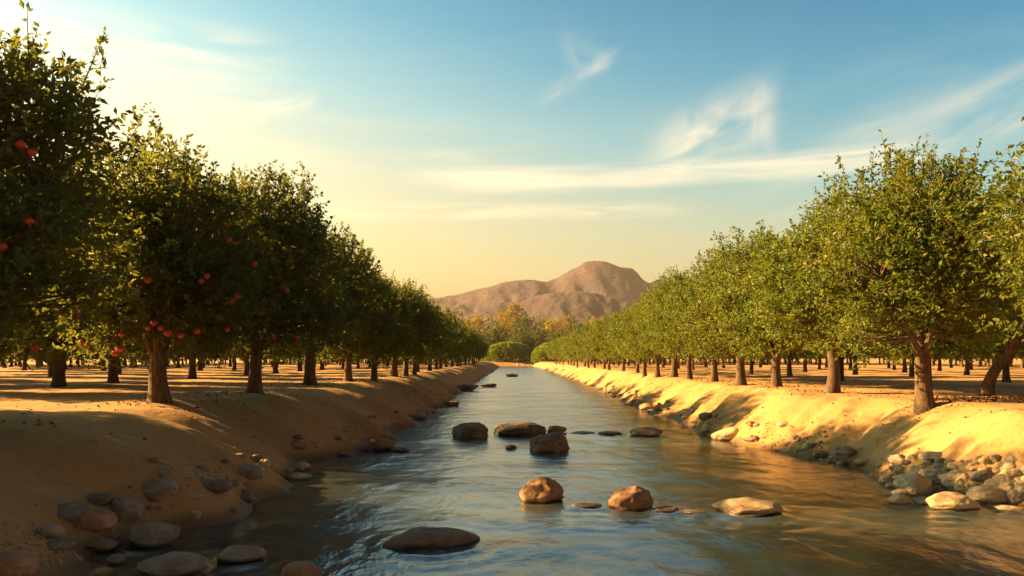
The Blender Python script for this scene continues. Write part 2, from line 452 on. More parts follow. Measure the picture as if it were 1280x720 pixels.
    V, q = leaves(R, o[keep], dr[keep], L[keep], leaf)
    crown = mesh_from(name + '_crown', V, q, False)
    return A.mesh(name + '_trunk'), crown
class Proto: pass
def proto(name, leafmat, **kw):
    t, c = make_tree_meshes(name, **kw); t.materials.append(BARK); c.materials.append(leafmat)
    p = Proto(); p.t, p.c = t, c; p.H = kw.get('H', 6.0); return p
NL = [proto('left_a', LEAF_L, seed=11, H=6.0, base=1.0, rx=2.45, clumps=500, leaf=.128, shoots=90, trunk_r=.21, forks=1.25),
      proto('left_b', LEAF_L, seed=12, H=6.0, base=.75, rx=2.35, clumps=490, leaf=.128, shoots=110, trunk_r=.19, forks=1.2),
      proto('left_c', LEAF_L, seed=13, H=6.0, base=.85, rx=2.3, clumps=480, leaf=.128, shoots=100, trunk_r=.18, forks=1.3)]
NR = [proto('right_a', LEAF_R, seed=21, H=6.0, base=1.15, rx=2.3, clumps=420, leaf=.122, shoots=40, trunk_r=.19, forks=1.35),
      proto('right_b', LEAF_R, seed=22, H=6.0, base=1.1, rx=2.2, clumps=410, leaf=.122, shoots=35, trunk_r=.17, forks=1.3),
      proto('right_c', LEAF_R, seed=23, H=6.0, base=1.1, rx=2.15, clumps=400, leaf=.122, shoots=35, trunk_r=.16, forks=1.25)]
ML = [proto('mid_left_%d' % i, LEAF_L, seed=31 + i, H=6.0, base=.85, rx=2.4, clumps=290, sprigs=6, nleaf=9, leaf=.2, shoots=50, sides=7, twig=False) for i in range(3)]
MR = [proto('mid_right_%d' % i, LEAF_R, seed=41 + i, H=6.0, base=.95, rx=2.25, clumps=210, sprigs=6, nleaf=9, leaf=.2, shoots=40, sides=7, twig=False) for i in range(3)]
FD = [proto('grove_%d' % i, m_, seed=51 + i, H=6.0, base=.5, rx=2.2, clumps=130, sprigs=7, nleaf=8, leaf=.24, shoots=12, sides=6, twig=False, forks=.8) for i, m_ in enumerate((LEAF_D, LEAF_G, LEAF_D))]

ORD = ['nearest', 'second', 'third', 'fourth', 'fifth', 'sixth', 'seventh', 'eighth', 'ninth', 'tenth', 'eleventh', 'twelfth', 'thirteenth', 'fourteenth', 'fifteenth',
       'sixteenth', 'seventeenth', 'eighteenth', 'nineteenth', 'twentieth', 'twenty-first', 'twenty-second', 'twenty-third', 'twenty-fourth', 'twenty-fifth', 'twenty-sixth']
ntree = 0
def place_tree(p, x, y, h, label, group, name='orchard_tree', rot=None, wide=1.0, cat='tree', z=None):
    global ntree; ntree += 1
    e = bpy.data.objects.new(name, None); COL.objects.link(e); e.empty_display_size = .3
    zz = float(height(x, y)) if z is None else z
    e.location = (x, y, zz)
    s = h * .93 / p.H; wide *= (1.08 if x < 0 else 1.08)
    e.scale = (s * wide * random.uniform(.93, 1.08), s * wide * random.uniform(.93, 1.08), s)
    e.rotation_euler = (random.gauss(0, .03), random.gauss(0, .03), random.uniform(0, 6.28) if rot is None else rot)
    tag(e, label, cat, group)
    for nm, me in (('trunk', p.t), ('crown', p.c)):
        o = bpy.data.objects.new(nm, me); COL.objects.link(o); o.parent = e
    return e
left_row = [(-8.55, 11.7, 6.2), (-8.05, 18.2, 6.2), (-7.2, 22.3, 6.4), (-7.6, 30, 6.1), (-7.05, 34.3, 5.6), (-6.6, 38, 5.3), (-6.3, 42.5, 5.3), (-6.4, 47.5, 5.4), (-6.5, 53, 5.6)]
right_row = [(10.3, 12.9, 5.8), (9.4, 18.1, 6.0), (9.5, 23.7, 6.2), (9.25, 27.8, 5.8), (9.0, 31.3, 5.5), (8.96, 35.3, 5.7), (8.7, 39, 5.6), (8.8, 43.3, 5.4), (8.7, 47.5, 5.2), (8.7, 52, 5.2)]
y = 58.
while len(left_row) < 24: left_row.append((-6.8 + random.uniform(-.3, .3), y, random.uniform(5.4, 5.9))); y += 5.6 + len(left_row) * .12
y = 57.
while len(right_row) < 26: right_row.append((8.9 + random.uniform(-.3, .3), y, random.uniform(4.7, 5.2))); y += 5.4 + len(right_row) * .12
LROOTS = []
lookL = ['huge dark crown reaching out of the frame', 'thick flared trunk and broad fruiting crown', 'tall ragged crown glowing at its top', 'high pointed crown dotted with red fruit',
         'narrow dark crown', 'small rounded crown']
lookR = ['bright crown cut by the frame edge', 'stout sunlit trunk and spreading forked limbs', 'tall crown and smooth sunlit trunk', 'dense olive crown above slender trunk', 'rounded crown on straight trunk', 'low bushy crown']
for i, (x, y, h) in enumerate(left_row):
    P = NL[(i + 0) % 3] if y < 50 else ML[i % 3]
    look = lookL[i] if i < len(lookL) else ('dark green crown' if y < 80 else 'small distant dark crown')
    LROOTS.append(place_tree(P, x, y, h, 'tree with %s, %s along the left bank' % (look, ORD[i]), 'fruit trees lining the left bank', name='fruit_tree', rot=i * 1.3 + .4))
for i, (x, y, h) in enumerate(right_row):
    P = NR[(i + 2) % 3] if y < 50 else MR[i % 3]
    look = lookR[i] if i < len(lookR) else ('olive green crown' if y < 80 else 'small distant olive crown')
    place_tree(P, x, y, h, 'tree with %s, %s along the right bank' % (look, ORD[i]), 'trees lining the right bank', rot=i * 1.9 + .9)
# rows deeper in the orchards: tree lines run away from the river towards the sun
rowname = ['', 'second', 'third', 'fourth', 'fifth', 'sixth', 'seventh']
sh = math.tan(SUN_AHEAD)
for side, row, pro, far, gx in ((-1, left_row, NL, ML, 8.6), (1, right_row, NR, MR, 6.0)):
    xb = -7.3 if side < 0 else 9.2
    cols = [(xb, c_, 5.6) for c_ in (([8.2, 12.0, 20.4, 25.2] if side < 0 else [12.5, 20.5]) + [30.2 + (7.0 if side < 0 else 7.6) * j_ for j_ in range(16)])]
    for k in range(1, 7):
        for i, (x0, y0, h) in enumerate(cols):
            if y0 > 120 and k > 1 or y0 > 95 and k > 2: continue
            x = x0 + side * gx * k + random.uniform(-.35, .35); y = y0 - side * gx * k * sh + random.uniform(-.3, .3)
            if abs(x) / max(y, 1) > .643 + (11.0 if side < 0 and k < 4 else 3.0) / max(y, 1): continue
            P = (pro if (y < 34) else far)[(i + k) % 3]
            s_ = 'left' if side < 0 else 'right'
            place_tree(P, x, y, random.uniform(5.3, 5.9) + (.5 if side < 0 else 0), 'shaded tree in the %s row back from the %s bank' % (rowname[k], s_),
                       '%s row of trees behind the %s bank' % (rowname[k], s_), name='orchard_tree', wide=.98 if side < 0 else .88)
# leaning forked tree cut off by the right side of the frame
tl, cl = make_tree_meshes('leaning', 77, H=5.6, base=1.3, rx=2.0, clumps=280, shoots=40, trunk_r=.15, forks=1.2, lean=(2.2, -.3))
tl.materials.append(BARK); cl.materials.append(LEAF_R)
pl = Proto(); pl.t, pl.c, pl.H = tl, cl, 5.6
place_tree(pl, 12.9, 21.6, 5.6, 'leaning tree with forked trunk at the far right edge', None, rot=0.0)
print('trees', ntree)

# fruit on the left bank trees (children of the tree they hang in)
def fruit_mesh(seed):
    R = np.random.default_rng(seed); r = .062 * R.uniform(.85, 1.15)
    # skin profile from the stalk dimple down to the little crown at the base, one lathed surface
    th = np.linspace(0, np.pi, 11); pr = np.sin(th) * r; pz = np.cos(th) * r * .94
    pr = np.concatenate([[.003, .004, .006], pr[1:-1], [.016, .022, .010, .001]]); pz = np.concatenate([[r * 1.5, r * 1.15, r * .93], pz[1:-1], [-r * .98, -r * 1.18, -r * 1.05, -r * 1.0]])
    ph = np.linspace(0, 2 * np.pi, 12, endpoint=False); k = len(pr)
    V = np.stack([pr[:, None] * np.cos(ph), pr[:, None] * np.sin(ph), np.repeat(pz[:, None], 12, 1)], -1).reshape(-1, 3)
    i = np.arange(k * 12).reshape(k, 12); j = np.roll(i, -1, 1)
    me = mesh_from('fruit', V, np.stack([i[:-1], j[:-1], j[1:], i[1:]], -1).reshape(-1, 4)); me.materials.append(FRUIT); return me
FM = [fruit_mesh(s) for s in (1, 2, 3, 4)]
fr = [(26, 181, 2), (37, 277, 1), (80, 423, 3), (88, 432, 2), (102, 428, 2), (43, 435, 1), (96, 395, 1), (150, 436, 2), (159, 356, 0), (192, 404, 2), (201, 410, 2), (247, 414, 1), (227, 419, 0), (259, 345, 2), (284, 412, 1),
      (297, 370, 2), (326, 393, 1), (286, 300, 0), (343, 422, 1), (371, 422, 1), (352, 359, 2), (388, 345, 2), (412, 328, 1), (417, 380, 1), (429, 388, 1), (3, 308, 1), (152, 418, 0), (185, 350, 0), (318, 330, 0), (446, 400, 0)]
bpy.context.view_layer.update()
for k, (px, py, v) in enumerate(fr):
    r = ray(px, py); best = None
    for i in range(5):
        x, y, h = left_row[i]; z0 = float(height(x, y)); s = h * .93 / 6
        c = np.array([x, y, z0 + (1.05 + 4.95 * .46) * s]); rad = np.array([2.5, 2.5, 2.75 if py < 448 else 2.4]) * s
        o = (np.array([0, 0, CAMZ]) - c) / rad; d = r / rad
        A_, B_, C_ = d @ d, 2 * o @ d, o @ o - 1
        q = B_ * B_ - 4 * A_ * C_
        if q < 0: continue
        t = (-B_ - math.sqrt(q)) / (2 * A_)
        if best is None or t < best[0]: best = (t, i)
    if best is None: continue
    t, i = best; p = np.array([0, 0, CAMZ]) + r * (t + .04)
    e = LROOTS[i]; inv = e.matrix_world.inverted()
    for q_ in range(max(1, v)):
        o = bpy.data.objects.new('fruit', FM[(k + q_) % 4]); COL.objects.link(o); o.parent = e
        off = Vector((q_ * .13 * (-1) ** k, .03 * q_, -.07 * q_ * (q_ % 2 * 2 - .6)))
        o.location = inv @ (Vector(p) + off)
        o.rotation_euler = (.2 * q_, .1, k * 1.7 + q_); o.scale = (.98, .98, .98)

# more of the orchard, too far and too many to tell apart: one object
def merged_orchard():
    R = np.random.default_rng(5)
    VL, QL, VT, QT = [], [], [], []
    tl_, cl_ = make_tree_meshes('far_orchard', 91, H=6.0, base=.5, rx=2.8, clumps=110, sprigs=5, nleaf=6, leaf=.42, shoots=14, sides=5, twig=False)
    def arr(me):
        v = np.empty(len(me.vertices) * 3, np.float32); me.vertices.foreach_get('co', v)
        f = np.empty(len(me.loops), np.int32); me.loops.foreach_get('vertex_index', f)
        return v.reshape(-1, 3), f.reshape(-1, 4)
    cv, cf = arr(cl_); tv, tf = arr(tl_)
    pts = []
    for side in (-1, 1):
        for k in range(1, 34):
            x0 = side * (7.5 if side < 0 else 9) + side * 6.2 * k
            for j in range(70):
                y = 12 + j * 5.8; x = x0 + R.normal() * .4
                yy = y + R.normal() * .4
                if yy > 235 or abs(x) / yy > .70: continue
                near = (k * 6.2 < 6.5 * 6.2 and yy < 122)
                if near: continue
                if yy > 130 and k > 9: continue
                pts.append((x, yy))
    nv = 0
    allV, allF, nmat = [], [], []
    for (x, y) in pts:
        a = R.uniform(0, 6.28); s = R.uniform(.85, 1.0); ca, sa = math.cos(a) * s, math.sin(a) * s
        z = float(height(x, y))
        for m_, (v, f) in enumerate(((cv, cf), (tv, tf))):
            w = np.stack([v[:, 0] * ca - v[:, 1] * sa + x, v[:, 0] * sa + v[:, 1] * ca + y, v[:, 2] * s + z], -1)
            allV.append(w); allF.append(f + nv); nv += len(w); nmat.append(np.full(len(f), m_, np.int32))
    me = mesh_from('distant_orchard', np.concatenate(allV), np.concatenate(allF), False)
    o = link('distant_orchard', me, LEAF_R); me.materials.append(BARK)
    me.polygons.foreach_set('material_index', np.concatenate(nmat))
    tag(o, 'mass of shaded orchard trees far back on both banks', 'trees', kind='stuff')
    print('far orchard', len(pts), nv)
    bpy.data.meshes.remove(tl_); bpy.data.meshes.remove(cl_)
merged_orchard()

# grove where the river bends away
grove = [(548, 392, 34, 290, 1), (572, 388, 34, 300, 0), (600, 391, 40, 285, 1), (618, 398, 34, 275, 0), (640, 374, 30, 320, 1), (629, 384, 22, 310, 1), (655, 389, 34, 290, 2), (673, 403, 30, 280, 0),
         (690, 395, 34, 300, 1), (708, 392, 32, 305, 1), (724, 397, 30, 290, 2), (745, 394, 34, 310, 1), (770, 392, 36, 330, 0), (800, 396, 40, 300, 1), (585, 405, 34, 268, 2), (650, 408, 34, 265, 0), (700, 410, 34, 262, 2),
         (530, 402, 38, 275, 0), (500, 398, 40, 300, 2), (830, 398, 40, 300, 2), (735, 388, 16, 420, 0), (755, 387, 14, 430, 2), (716, 388, 13, 440, 0), (682, 390, 16, 430, 2)]
kind_words = ['dark green tree', 'golden sunlit tree', 'dusky green tree']
pos_words = {640: 'tall golden column-like tree, highest of the grove at the river bend', 629: 'slim golden tree just left of the tallest grove tree'}
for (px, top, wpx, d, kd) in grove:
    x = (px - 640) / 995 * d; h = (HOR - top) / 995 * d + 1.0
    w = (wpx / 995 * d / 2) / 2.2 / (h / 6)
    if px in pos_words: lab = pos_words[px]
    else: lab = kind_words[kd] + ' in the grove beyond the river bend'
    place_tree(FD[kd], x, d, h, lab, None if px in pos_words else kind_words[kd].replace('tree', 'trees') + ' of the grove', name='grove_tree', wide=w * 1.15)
# rounded bushes at the bend
def bush(name, x, y, rx, ry, h, n, seed, label):
    R = np.random.default_rng(seed)
    d = unit(R.normal(size=(n, 3))); d[:, 2] = np.abs(d[:, 2])
    p_ = 2.25
    k = (np.abs(d) ** p_).sum(1) ** (-1 / p_)
    rr = R.uniform(.82, 1, n) ** .5 * (1 + .05 * fbm(d[:, 0] * 4, d[:, 1] * 4, d[:, 2] * 4, seed=seed, oct=2))
    P = d * (k * rr)[:, None] * [rx, ry, h]
    dr = unit(unit(d) * .9 + R.normal(size=(n, 3)) * .6)
    V, q = leaves(R, P, dr, R.uniform(.35, .6, n), .4)
    e = bpy.data.objects.new(name, None); COL.objects.link(e); e.location = (x, y, float(height(x, y)) - .1)
    tag(e, label, 'bush')
    link('foliage', mesh_from('bush_foliage', V, q, False), LEAF_B, e)
    A = Acc()
    for k in range(14):
        an = k * 2.4; ex = np.array([math.cos(an) * rx * .7, math.sin(an) * ry * .7, h * .75])
        A.tube(bez(np.array([math.cos(an) * .4, math.sin(an) * .4, -.2]), ex * [.5, .5, .3], ex, 5), np.linspace(.18, .04, 5), 5)
    link('stem', A.mesh('bush_stem'), BARK, e)
bush('round_bush', (635 - 640) / 995 * 246., 248, 8.3, 5, 5.9, 15000, 3, 'bright green domed bush standing alone at the river bend')
bush('round_bush', (690 - 640) / 995 * 240., 243, 6.5, 5, 5.6, 12000, 4, 'bright green domed bush where the right bank trees end')

# ------------------------------------------------------------------ rocks
def ico(sub):
    me = bpy.data.meshes.new('t'); import bmesh
    bm = bmesh.new(); bmesh.ops.create_icosphere(bm, subdivisions=sub, radius=1); bm.to_mesh(me); bm.free()
    v = np.empty(len(me.vertices) * 3, np.float32); me.vertices.foreach_get('co', v)
    f = np.empty(len(me.loops), np.int32); me.loops.foreach_get('vertex_index', f)
    bpy.data.meshes.remove(me); return v.reshape(-1, 3).astype(float), f.reshape(-1, 3)
ICO5, ICO4 = ico(5), ico(4)
def rock_mesh(seed, dims, angular=.3, big=True):
    v, f = ICO5 if big else ICO4
    R = np.random.default_rng(seed); v = v.copy()
    # cut by a few soft planes, then roughen
    for k in range(9):
        n = unit(R.normal(size=3)); dlim = R.uniform(.62, .92)
        dd = v @ n; over = np.maximum(dd - dlim, 0)
        v -= (over * R.uniform(.45, .95) * (.55 + angular))[:, None] * n
    nn = fbm(v[:, 0] * 1.1 + seed, v[:, 1] * 1.1, v[:, 2] * 1.1, seed=seed, oct=4)
    v *= (1 + .10 * nn + (.15 + angular) * .10 * fbm(v[:, 0] * 3, v[:, 1] * 3, v[:, 2] * 3, seed=seed + 1, oct=3))[:, None]
    mn, mx = v.min(0), v.max(0); v = (v - (mn + mx) / 2) / (mx - mn)
    return mesh_from('rock', v * np.array(dims), f, True)
nr = [0]
STREAM = []
def rock(px, pyb, wpx, hpx, mat, label, group=None, ang=.3, name='boulder', cat='rock', sink=.25, depth=.85, seed=None, tilt=0.0):
    nr[0] += 1; s = seed or nr[0] * 3 + 100
    P = ground_hit(px, pyb)
    d = P[1]; w = wpx / 995 * d; dep = w * depth
    hv = max(hpx * .6, hpx - 995 * 2.4 * dep * .3 / d ** 2)
    h = hv / 995 * d / (1 - sink)
    me = rock_mesh(s, (w, dep, h), ang, wpx > 26)
    x, y = P[0] * (d + dep * .4) / d, d + dep * .4
    g = max(float(height(x, y)), 0.0) if float(height(x, y)) > 0 else 0.0
    if height(x, y) < 0: STREAM.append((x, y, w))
    o = link(name, me, mat); o.location = (x, y, min(P[2], g + .1) + h * (.5 - sink)); o.rotation_euler = (0, tilt, random.uniform(-.25, .25))
    tag(o, label, cat, group); return o
# in the stream
rock(588, 549, 47, 22, ROCK_D, 'flat-topped dark boulder in midstream, left of the upstream pair', ang=.4, tilt=.05)
rock(650, 545, 68, 18, ROCK_D, 'long low dark boulder in midstream, right of the flat-topped one', ang=.4)
rock(696, 542, 26, 10, ROCK_B, 'small rusty rock touching the long low midstream boulder', name='stone', ang=.5)
rock(639, 562, 16, 6, ROCK_D, 'tiny dark stone poking from the water before the wedge boulder', name='stone')
rock(685, 567, 50, 26, ROCK_D, 'wedge-shaped dark boulder sloping left in midstream', ang=.4, tilt=-.3)
rock(728, 543, 34, 4, ROCK_D, 'flat wet stone barely above water, left of two upstream', name='stone')
rock(762, 544, 30, 5, ROCK_D, 'flat wet stone barely above water, beside the dark triangular rock', name='stone')
rock(808, 546, 42, 12, ROCK_D, 'low dark triangular rock near the right side of the stream', ang=.6)
rock(677, 630, 57, 34, ROCK_B, 'rusty red rounded boulder in the middle of the stream', ang=.35, sink=.2)
rock(788, 638, 60, 30, ROCK_B, 'brown domed boulder in the stream, middle of the three near ones', ang=.25)
rock(934, 645, 88, 21, ROCK_C, 'long pale tan boulder in the stream toward the right bank', ang=.5)
rock(832, 641, 34, 7, ROCK_B, 'flat orange stone beside the brown domed boulder', name='stone', ang=.5)
rock(865, 643, 36, 5, ROCK_D, 'flat dark wet stone between brown and pale boulders', name='stone')
rock(733, 636, 40, 7, ROCK_D, 'flat dark wet stone between rusty and brown boulders', name='stone', ang=.5)
rock(538, 684, 130, 24, ROCK_D, 'wide dark smooth rock nearly washed over by the near water', ang=.2, sink=.5, depth=.55)
rock(378, 728, 52, 26, ROCK_B, 'orange brown rock at the bottom edge of the picture', ang=.3)
# left shore
L = [(189, 686, 66, 33, ROCK_A, 'large smooth grey boulder on the left shore, nearest the water', .15),
     (215, 724, 88, 30, ROCK_A, 'broad grey brown boulder at the bottom of the left shore', .15),
     (158, 658, 42, 38, ROCK_A, 'upright rounded grey boulder behind the large smooth one', .15),
     (113, 668, 60, 33, ROCK_B, 'brown boulder with sloping top on the left shore', .3),
     (90, 656, 52, 28, ROCK_A, 'half buried boulder behind the brown sloping one', .2),
     (61, 675, 34, 20, ROCK_A, 'bluish grey round rock leftmost on the left shore', .15),
     (71, 691, 42, 16, ROCK_A, 'low grey rock below the bluish round one', .2),
     (126, 691, 42, 16, ROCK_B, 'flat brown rock left of the large smooth grey boulder', .3),
     (146, 708, 26, 15, ROCK_A, 'small grey rock above the broad bottom boulder', .2),
     (200, 625, 44, 28, ROCK_A, 'rounded boulder at the foot of the left sandy slope', .2),
     (126, 634, 36, 18, ROCK_A, 'sand covered rock high on the left shore', .2),
     (267, 617, 48, 20, ROCK_A, 'low brown boulder right of the slope foot boulder', .3),
     (311, 601, 40, 21, ROCK_A, 'rounded brown boulder farther up the left shore', .2),
     (330, 586, 17, 12, ROCK_C, 'small pale rock on top of the left shore bend', .3),
     (371, 562, 27, 13, ROCK_B, 'sunlit orange rock on the left bank above the water', .3),
     (378, 589, 21, 12, ROCK_C, 'small sunlit rock at the left waterline', .4),
     (373, 600, 32, 9, ROCK_C, 'flat sunlit rock at the left waterline', .4),
     (309, 629, 22, 12, ROCK_A, 'small grey rock alone in the dark shallows', .2),
     (245, 649, 15, 12, ROCK_C, 'tiny pale upright stone in the dark shallows', .6),
     (243, 624, 26, 7, ROCK_C, 'flat pale stone beside the slope foot boulder', .4),
     (308, 609, 24, 6, ROCK_A, 'flat stone at the foot of the rounded brown boulder', .4),
     (302, 705, 62, 20, ROCK_A, 'flat bluish rock in the near water left of centre', .2),
     (14, 730, 64, 40, ROCK_B, 'brown boulder in the bottom left corner', .2),
     (478, 564, 32, 17, ROCK_B, 'sunlit tan rock at the tip of the left shore', .3),
     (500, 566, 24, 7, ROCK_D, 'dark flat stone beside the sunlit tan rock', .4),
     (452, 563, 24, 6, ROCK_D, 'dark flat stone left of the sunlit tan rock', .4),
     (583, 489, 32, 9, ROCK_D, 'dark low rock far up the left waterline', .5),
     (563, 508, 22, 7, ROCK_D, 'dark low rock on the left waterline, middle distance', .5),
     (520, 525, 26, 8, ROCK_D, 'dark low rock on the left waterline, nearer', .5),
     (610, 484, 22, 5, ROCK_D, 'thin dark rock in the far water off the left bank', .5),
     (640, 471, 16, 4, ROCK_D, 'small dark rock in the farthest stretch of water', .5),
     (430, 571, 18, 7, ROCK_A, 'small grey stone on the left shore under the bank', .4),
     (290, 640, 12, 6, ROCK_A, 'very small stone in the dark left shallows', .4)]
for r_ in L: rock(*r_[:4], r_[4], r_[5], ang=r_[6], name='boulder' if r_[2] > 30 else 'stone', sink=.14)
# right shore
Rr = [(1142, 621, 48, 31, ROCK_C, 'large pale faceted boulder at the left of the right shore pile', .6),
      (1187, 640, 62, 25, ROCK_C, 'pale humped boulder at the water edge of the right pile', .45),
      (1124, 633, 28, 16, ROCK_C, 'egg-shaped pale rock leftmost at the pile edge', .2),
      (1233, 632, 50, 25, ROCK_C, 'pale blocky boulder right of the humped one', .5),
      (1272, 633, 32, 22, ROCK_A, 'brown boulder at the right frame edge of the pile', .4),
      (1262, 641, 34, 9, ROCK_C, 'flat pale slab in front of the right edge boulder', .5),
      (1209, 639, 30, 10, ROCK_A, 'low shaded rock between the humped and blocky boulders', .4),
      (1160, 634, 34, 12, ROCK_A, 'low shaded rock below the large faceted boulder', .4),
      (1108, 606, 20, 12, ROCK_C, 'small pale rock farthest left of the pile', .3),
      (1114, 611, 15, 8, ROCK_C, 'tiny pale rock in front of the pile tip', .3),
      (1058, 574, 30, 17, ROCK_A, 'brown rock in the shade of the right bank', .4),
      (1028, 573, 26, 10, ROCK_D, 'dark wet rock left of the shaded brown one', .4),
      (1079, 583, 26, 10, ROCK_C, 'low tan rock right of the shaded brown one', .5),
      (1124, 581, 24, 14, ROCK_A, 'rounded brown rock above the pile of cobbles', .3),
      (1172, 576, 40, 12, ROCK_A, 'long brown rock half buried above the pile', .5),
      (1200, 604, 36, 18, ROCK_C, 'tan rock in the middle of the pile', .6),
      (1231, 606, 34, 20, ROCK_A, 'brown rounded rock upper right in the pile', .5),
      (1262, 610, 34, 18, ROCK_C, 'tan rock at the right edge above the boulders', .5),
      (1170, 600, 30, 15, ROCK_C, 'tan rock behind the large faceted boulder', .5),
      (910, 551, 42, 17, ROCK_C, 'pale rounded rock at the tip of the right bank', .4),
      (884, 524, 22, 9, ROCK_B, 'rusty rock on the right waterline, middle distance', .5),
      (812, 512, 26, 8, ROCK_B, 'small rusty rock on the right waterline, farther off', .5),
      (980, 534, 20, 8, ROCK_C, 'small pale rock on the sunlit right slope', .5),
      (945, 553, 36, 8, ROCK_A, 'low flat rock beside the pale tip rock', .5)]
for r_ in Rr: rock(*r_[:4], r_[4], r_[5], ang=r_[6], name='boulder' if r_[2] > 28 else 'stone', sink=.22)
Rg = np.random.default_rng(44); ncob = 0
for k in range(190):
    u, v = Rg.uniform() ** .85, Rg.uniform()
    px = 1118 + 175 * u; base = 580 + 6 * Rg.normal() * .5 + v * (44 + 4 * u)
    if px - 1110 < (base - 575) * -.2: continue
    w = (7 + 19 * Rg.uniform() ** 1.8) * (.8 + .5 * v)
    rock(px, base, w, w * Rg.uniform(.45, .7), [ROCK_C, ROCK_A, ROCK_C, ROCK_C][k % 4], 'small cobble packed in the pile on the right shore', 'cobbles of the right shore pile', ang=Rg.uniform(.2, .7), name='cobble', cat='stone', sink=.15)
for k in range(110):
    yy = Rg.uniform(8, 40); P = smooth_interp(yy, _yl, _xl) + Rg.normal() * .26 - .1
    w = .05 + .2 * Rg.uniform() ** 2; g = float(height(P, yy))
    o = link('cobble', rock_mesh(900 + k, (w, w * Rg.uniform(.7, 1.1), w * .6), .3, False), [ROCK_A, ROCK_D, ROCK_B][k % 3]); o.location = (P, yy, g + w * .12)
    o.rotation_euler = (0, 0, Rg.uniform(0, 6)); tag(o, 'small dark cobble scattered along the left waterline', 'stone', 'cobbles along the left waterline')
for k in range(100):
    yy = Rg.uniform(15, 60); P = smooth_interp(yy, _yr, _xr) + Rg.normal() * .22 + .1
    w = Rg.uniform(.07, .22) * (1 + yy * .01); g = float(height(P, yy))
    o = link('cobble', rock_mesh(1900 + k, (w, w * Rg.uniform(.7, 1.1), w * .6), .5, False), [ROCK_A, ROCK_C, ROCK_B][k % 3]); o.location = (P, yy, g + w * .12)
    o.rotation_euler = (0, 0, Rg.uniform(0, 6)); tag(o, 'small tan cobble scattered along the right waterline', 'stone', 'cobbles along the right waterline')
def build_water():
    xs = np.arange(-9, 15.01, .085); yy = [-30.0]
    while yy[-1] < 226: yy.append(yy[-1] + (.8 if yy[-1] < 5.5 else max(.075, yy[-1] * .0068)))
    yy += [232, 238, 244]
    X = np.concatenate([[-200, -120, -60, -30, -18, -12], xs])
    Y = np.array(yy)
    GX, GY = np.meshgrid(X, Y)
    Z = .016 * fbm(GX * .55 + GY * .12, GY * .42, seed=71, oct=3) * np.clip(1.4 - GY / 60, .3, 1)
    Z = Z + .006 * fbm(GX * 2.2 + GY * .3, GY * 1.5, seed=77, oct=3)
    for (rx_, ry_, rr) in STREAM:
        dx, dy = GX - rx_, GY - ry_
        m_ = (np.abs(dx) < 4) & (dy > -5) & (dy < 2.5)
        q = np.hypot(dx[m_], dy[m_] * .8) - rr * .5
        # the current carries the ripples towards the camera
        down = np.exp(-(dx[m_] / (rr * .8 + .28 * np.maximum(-dy[m_], 0))) ** 2) * (dy[m_] < .2)
        e_ = np.exp(-np.maximum(q, 0) / .55)
        Z[m_] += .010 * np.cos(q * 17) * e_ * (.35 + down) + .012 * np.exp(-np.abs(q) / .08) + .006 * down * e_ * fbm(GX[m_] * 7, GY[m_] * 4, seed=79, oct=2)
    V = np.stack([GX, GY, Z], -1).reshape(-1, 3)
    nx, ny = len(X), len(Y); i = np.arange(nx * ny).reshape(ny, nx)
    q = np.stack([i[:-1, :-1], i[:-1, 1:], i[1:, 1:], i[1:, :-1]], -1).reshape(-1, 4)
    tag(link('river_water', mesh_from('river_water', V, q), WATER), kind='structure')
build_water()
# grit and fine gravel at the foot of the banks
def gravel():
    R = np.random.default_rng(71); v0, f0 = ico(1)
    n = 6500
    y = 7 + 50 * R.uniform(size=n) ** 1.9; side = R.uniform(size=n) < .5
    off = np.abs(R.normal(size=n)) * .38 - .12 + (R.uniform(size=n) < .04) * R.uniform(0, 3., n)
    x = np.where(side, smooth_interp(y, _yl, _xl) - off, smooth_interp(y, _yr, _xr) + off)
    k = fbm(x * .9, y * .9, seed=5, oct=2) > -.15; x, y = x[k], y[k]; n = len(x)
    z = height(x, y); sz = R.uniform(.010, .035, n) * (1 + y * .012)
    S = np.stack([sz, sz * R.uniform(.6, 1.2, n), sz * R.uniform(.4, .7, n)], -1)
    V = v0[None] * S[:, None, :] * (1 + .18 * R.normal(size=(n, len(v0), 1))) + np.stack([x, y, z + sz * .1], -1)[:, None, :]
    Fq = f0[None] + (np.arange(n) * len(v0))[:, None, None]
    tag(link('gravel', mesh_from('gravel', V.reshape(-1, 3), Fq.reshape(-1, 3)), ROCK_C), 'fine gravel and grit at the foot of both banks', 'gravel', kind='stuff')
gravel()
# heaps of dead leaves under the right tree
def litter():
    R = np.random.default_rng(9); O = []
    for row in (left_row[:10], right_row[:11]):
        for (tx, ty, th_) in row:
            n = 240; rr = np.abs(R.normal(size=n)) * 1.5; a_ = R.uniform(0, 6.28, n)
            x = tx + rr * np.cos(a_); y = ty + rr * np.sin(a_)
            O.append(np.stack([x, y, height(x, y) + .008], -1))
    for cx, cy, sx, sy, n in ((12.3, 18.6, 1.5, .35, 5000), (10.9, 18.9, .8, .2, 1200), (11.5, 14.9, 1.2, .2, 1500)):
        x = cx + R.normal(size=n) * sx * .6; y = cy + R.normal(size=n) * sy
        hmp = np.maximum(0, .16 * (vnoise(x * 2.6, y * 2.6, seed=4) + .3)) * np.exp(-((y - cy) / (sy * 1.6)) ** 2)
        O.append(np.stack([x, y, height(x, y) + R.uniform(0, 1, n) * hmp + .006], -1))
    O = np.concatenate(O); n = len(O)
    d = unit(R.normal(size=(n, 3)) * [1, 1, .35])
    V, q = leaves(R, O, d, R.uniform(.05, .1, n), .1)
    tag(link('leaf_litter', mesh_from('leaf_litter', V, q, False), LITTER), 'dark heaps of fallen leaves under the right bank trees', 'fallen leaves', kind='stuff')
litter()

